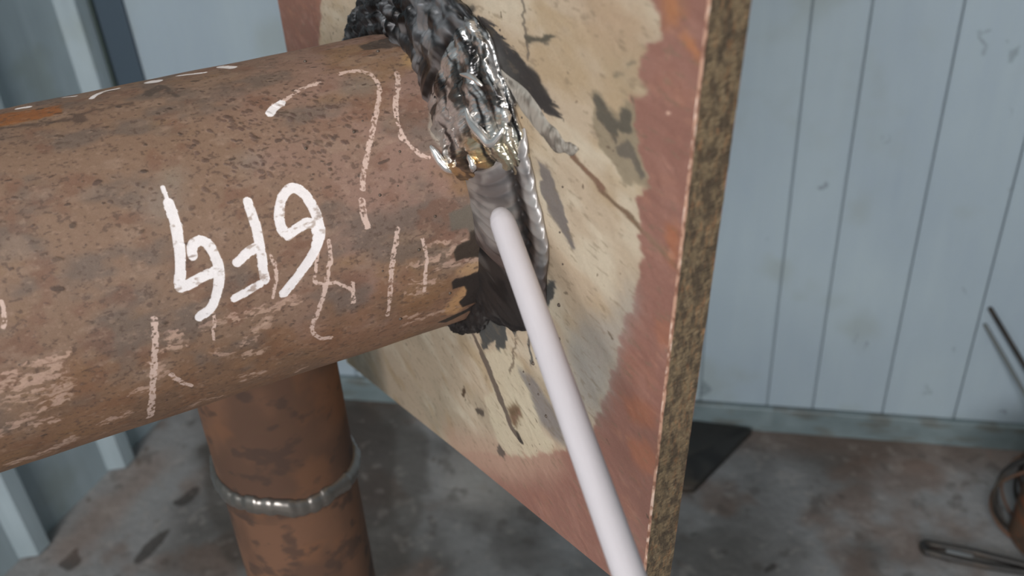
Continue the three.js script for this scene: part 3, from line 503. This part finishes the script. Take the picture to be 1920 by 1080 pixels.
// polished white tubes added in the shape of the highlights on the weld
{
  const onPipe = (x, a, r) => V(x / 1000, r / 1000 * Math.cos(a * Math.PI / 180), r / 1000 * Math.sin(a * Math.PI / 180)), onRun = (a, t, h) => V(...fillet(a, t, 8.5, 45, h));
  const mHighlight = std({ color: 0xeeeae6, metalness: 0.9, roughness: 0.2 });
  for (const [pts, w] of [[[onPipe(-11, 53.5, 54.3), onPipe(-10.2, 56.5, 54.6), onPipe(-9.2, 59.8, 54.8), onPipe(-7.2, 62.6, 54.9), onPipe(-4.2, 64, 54.8)], 0.0016],
    [[onRun(53, 0.46, 2.6), onRun(55.5, 0.47, 3.2), onRun(58.5, 0.54, 3.4), onRun(60.6, 0.60, 3.4), onRun(60, 0.70, 3.2), onRun(59, 0.78, 2.8)], 0.0014],
    [[onRun(47, 0.52, 2.4), onRun(49, 0.62, 2.8), onRun(51.5, 0.70, 2.8)], 0.0009], [[onRun(56, 0.84, 2.4), onRun(58.5, 0.86, 2.6)], 0.0016], [[onRun(61, 0.34, 2.4), onRun(63, 0.36, 2.4), onRun(64.5, 0.33, 2.0)], 0.0012]]) {
    const c = new THREE.CatmullRomCurve3(pts), f = c.computeFrenetFrames(40, false);
    mesh('highlight_drip', grid(40, 12, (u, v) => { const p = c.getPointAt(u), i = Math.round(u * 40), a = v * 2 * Math.PI, q = w * Math.pow(Math.sin(Math.PI * (0.04 + 0.92 * u)), 0.55) * (0.85 + 0.3 * noise(u * 6, w * 9000, 5)); p.addScaledVector(f.normals[i], q * Math.cos(a)).addScaledVector(f.binormals[i], q * Math.sin(a)); return [p.x, p.y, p.z]; }), mHighlight, weldment);
  }
}
// spatter beads
{
  const r = rng(12), gs = [];
  for (let i = 0; i < 60; i++) {
    const q = new THREE.IcosahedronGeometry(0.0003 + r() * r() * 0.0007, 1);
    if (i < 46) { const a = (10 + r() * 110) * Math.PI / 180, d = (84 + r() * r() * 60) / 1000; q.translate(-0.0001, d * Math.cos(a), d * Math.sin(a)); }
    else { const a = (5 + r() * 110) * Math.PI / 180; q.translate(-0.012 - r() * r() * 0.05, R * Math.cos(a), R * Math.sin(a)); }
    gs.push(q);
  }
  const m = mesh('spatter', mergeGeometries(gs), std({ color: 0x5c5148, roughness: 0.5, metalness: 0.4 }), weldment); m.userData.kind = 'stuff';
}

// ---------------------------------------------------------------- stand under the pipe
const stand = group('pipe_stand'); tag(stand, 'dark rusty upright tube with a weld ring standing behind the pipe and holding it', 'stand');
{
  const top = V(-0.0600, 0.004, -0.0893), foot = V(-0.0720, FLOOR + 0.010, -0.0893), ax = foot.clone().sub(top), at = (y) => top.clone().addScaledVector(ax, (top.y - y) / (top.y - foot.y));
  stand.position.set(foot.x, FLOOR, foot.z);
  const map = painted(512, 512, (x, y) => { const c = [106, 74, 54]; mix(c, [84, 59, 44], 0.9 * sstep(0.4, 0.65, fbm(x / 70, y / 90, 3, 4))); mix(c, [116, 77, 51], 0.5 * sstep(0.55, 0.75, fbm(x / 50, y / 50, 13, 4))); mix(c, [62, 46, 38], 0.6 * sstep(0.55, 0.72, fbm(x / 22, y / 16, 23, 4))); return c; });
  const mTube = std({ map, roughness: 0.85 });
  const tube = (p, q, r0, r1) => { const d = q.clone().sub(p), g = new THREE.LatheGeometry([[r0 - 0.004, 0.0], [r0 - 0.001, 0], [r0, 0.001], [(r0 + r1) / 2, d.length() / 2], [r1, d.length() - 0.001], [r1 - 0.001, d.length()], [r1 - 0.004, d.length()], [r0 - 0.004, 0]].map(([x, y]) => new THREE.Vector2(x, y)), 64, Math.PI * 0.9); g.applyQuaternion(new THREE.Quaternion().setFromUnitVectors(V(0, 1, 0), d.normalize())); g.translate(p.x - foot.x, p.y - FLOOR, p.z - foot.z); return g; };
  const j = at(-0.183);
  const up = tube(j, top, 0.0350, 0.0350); { const p = up.attributes.position, t = up.attributes.uv; for (let k = 0; k < p.count; k++) t.setY(k, p.getY(k) / 0.22); } mesh('upper_tube', up, mTube, stand);
  const low = tube(j, foot, 0.0345, 0.0345); { const p = low.attributes.position, t = low.attributes.uv; for (let k = 0; k < p.count; k++) t.setY(k, p.getY(k) / 0.22); } mesh('lower_tube', low, mTube, stand);
  const ring = grid(220, 20, (u, v) => { const a = u * 2 * Math.PI, b = v * 2 * Math.PI, aa = (u === 1 ? 0 : a), rr = 0.0042 + (fbm(Math.cos(aa) * 9 + 20, Math.sin(aa) * 9 + 20, 5, 3) - 0.5) * 0.0022 + 0.00008 * Math.sin(aa * 40), q = 0.0348 + rr * Math.cos(b) * 0.75; const wob = (fbm(Math.cos(aa) * 2 + 9, Math.sin(aa) * 2 + 9, 8, 2) - 0.5) * 0.004; return [j.x - foot.x + q * Math.cos(aa), j.y - FLOOR + rr * 1.3 * Math.sin(b) + wob - 0.16 * q * Math.cos(aa), j.z - foot.z + q * Math.sin(aa)]; });
  mesh('weld_ring', ring, std({ color: 0x8a837c, metalness: 0.8, roughness: 0.3 }), stand).userData.label = 'silvery weld ring joining two tubes';
  const bp = new RoundedBoxGeometry(0.16, 0.010, 0.16, 2, 0.002); bp.translate(0, 0.0052, 0); mesh('base_plate', bp, mTube, stand);
}

// ---------------------------------------------------------------- welding electrode
{
  const tip = V(-0.0106, 0.0302, 0.0908), end = V(-0.0304, -0.008, 0.188), d = end.clone().sub(tip).normalize();
  const g = group('welding_electrode'); tag(g, 'white coated welding electrode touching the weld with its tip', 'electrode'); g.position.copy(tip); g.quaternion.setFromUnitVectors(V(0, 1, 0), d);
  const r = 0.0035, pr = [[0, 0.0002], [0.0012, 0.0001], [0.0022, 0.0006], [0.0030, 0.0022], [0.0034, 0.0042], [r, 0.0060], [r, 0.10], [r, 0.21], [0.0031, 0.214], [0.0016, 0.2155]].map(([x, y]) => new THREE.Vector2(x, y));
  mesh('flux_coating', new THREE.LatheGeometry(pr, 48), std({ map: painted(256, 1024, (x, y) => { const k = (fbm(x / 30, y / 60, 3, 4) - 0.5) * 14; return [196 + k, 190 + k, 193 + k]; }), roughness: 0.7 }), g);
  mesh('core_wire', new THREE.LatheGeometry([[0, 0.212], [0.0016, 0.212], [0.0016, 0.246], [0.0012, 0.2465], [0, 0.2465]].map(([x, y]) => new THREE.Vector2(x, y)), 24), std({ color: 0x8d8a86, metalness: 0.9, roughness: 0.35 }), g);
}

// ---------------------------------------------------------------- things on the floor by the panelled wall
const mDark = std({ map: painted(256, 256, (x, y) => { const c = [58, 56, 54]; mix(c, [92, 78, 64], 0.7 * sstep(0.5, 0.72, fbm(x / 30, y / 30, 3, 4))); mix(c, [34, 33, 33], 0.7 * sstep(0.5, 0.72, fbm(x / 16, y / 16, 13, 4))); return c; }), roughness: 0.5, metalness: 0.5 });
const mRusty = std({ map: painted(256, 256, (x, y) => { const c = [92, 70, 54]; mix(c, [128, 72, 42], 0.7 * sstep(0.5, 0.72, fbm(x / 30, y / 30, 3, 4))); mix(c, [58, 48, 40], 0.7 * sstep(0.48, 0.7, fbm(x / 16, y / 16, 13, 4))); return c; }), roughness: 0.75, metalness: 0.2 });
class Path extends THREE.Curve { constructor(f) { super(); this.f = f; } getPoint(t, o = new THREE.Vector3()) { return o.copy(this.f(t)); } }
function capped(curve, n, r, k) { const g = [new THREE.TubeGeometry(curve, n, r, k)]; for (const t of [0, 1]) { const s = new THREE.SphereGeometry(r, k, 8), p = curve.getPointAt(t); s.translate(p.x, p.y, p.z); g.push(s); } return mergeGeometries(g); }
// two thin rods leaning on the wall
for (const [a, b, r, label, m] of [[V(0.9405, -0.6065, -0.3795), V(1.045, FLOOR + 0.0034, -0.235), 0.0034, 'thicker dark steel rod leaning on the panelled wall', mDark], [V(0.9395, -0.6340, -0.3805), V(1.012, FLOOR + 0.0027, -0.228), 0.0027, 'thinner grey steel rod leaning on the panelled wall', std({ color: 0x6d716f, metalness: 0.5, roughness: 0.5 })]]) {
  const g = mesh(numbered('steel_rod'), capped(new THREE.LineCurve3(V(0, 0, 0), a.clone().sub(b)), 6, r, 16), m, scene); g.position.copy(b); tag(g, label, 'rod', 'rods leaning on the wall');
}
// long tongs: a bent bar with two close legs
{
  const g = group('steel_tongs'); tag(g, 'long dark steel tongs lying on the concrete floor', 'tongs'); g.position.set(0.734, FLOOR, -0.2526); g.rotation.y = -Math.atan2(0.093, 0.086);
  const q = 0.0050, w = 0.0078;
  const leg = (s) => capped(new Path((t) => V(0.006 + t * 0.27, q, s * (w + 0.0022 * Math.sin(t * 9) - 0.003 * sstep(0.5, 1, t)))), 40, q, 12);
  mesh('leg', leg(1), mDark, g); mesh('leg', leg(-1), mDark, g);
  mesh('jaw', capped(new Path((t) => V(0.006 - 0.006 * Math.sin(Math.PI * t), q, w * Math.cos(Math.PI * t))), 24, q + 0.0008, 12), mDark, g);
  const riv = new THREE.CylinderGeometry(0.006, 0.006, 0.011, 20); riv.translate(0.16, 0.0056, 0); mesh('rivet', riv, mDark, g);
  const pad = new RoundedBoxGeometry(0.034, 0.003, 0.006, 2, 0.001); pad.translate(0.045, 0.0055, 0); mesh('glint_pad', pad, std({ color: 0xb9b7b4, metalness: 0.9, roughness: 0.3 }), g);  // bright pad added as the glint between the two legs
}
// coil of rusty wire standing by the wall
{
  const g = group('wire_coil'); tag(g, 'coil of rusty wire standing on the floor beside the tongs', 'coil'); g.position.set(0.880, FLOOR, -0.182);
  const r = rng(8);
  for (let i = 0; i < 9; i++) {
    const R0 = 0.062 + r() * 0.014, yaw = 0.2 + r() * 2.2, lean = (r() - 0.5) * 0.7, off = V((r() - 0.5) * 0.02, 0, (r() - 0.5) * 0.02), sq = 0.95 + r() * 0.25, w = 0.0018 + r() * 0.001;
    const m4 = new THREE.Matrix4().makeRotationY(yaw).multiply(new THREE.Matrix4().makeRotationX(lean));
    const pts = []; let low = 1; for (let k = 0; k < 60; k++) { const a = k / 60 * 2 * Math.PI, p = V(R0 * Math.cos(a), R0 * sq * Math.sin(a), 0.004 * Math.sin(3 * a + i)).applyMatrix4(m4).add(off); low = Math.min(low, p.y); pts.push(p); }
    for (const p of pts) p.y += w - low;
    mesh('wire_loop', new THREE.TubeGeometry(new THREE.CatmullRomCurve3(pts, true), 90, w, 8, true), i % 3 ? mRusty : mDark, g);
  }
  const band = grid(60, 4, (u, v) => { const a = u * 2 * Math.PI; return [0.045 * Math.cos(a), 0.006 + 0.11 * v + 0.006 * Math.sin(2 * a), 0.045 * Math.sin(a)]; }); mesh('wrapping_band', band, mRusty, g);
}
// dark flat slab on the floor behind the plate
{
  const sh = new THREE.Shape([[0, 0], [-0.086, 0.086], [-0.21, -0.02], [-0.153, -0.058]].map(([x, y]) => new THREE.Vector2(x, y)));
  const b = new THREE.ExtrudeGeometry(sh, { depth: 0.010, bevelEnabled: true, bevelSize: 0.001, bevelThickness: 0.001, bevelSegments: 1 }); b.rotateX(-Math.PI / 2); b.translate(0, 0.001, 0);
  const o = mesh('dark_slab', b, mDark, scene); o.position.set(0.684, FLOOR, -0.5505); tag(o, 'dark flat slab lying on the floor near the wall channel', 'offcut');
}

scene.traverse((o) => { if (o.isMesh) { o.castShadow = true; o.receiveShadow = true; } });
renderer.render(scene, camera);
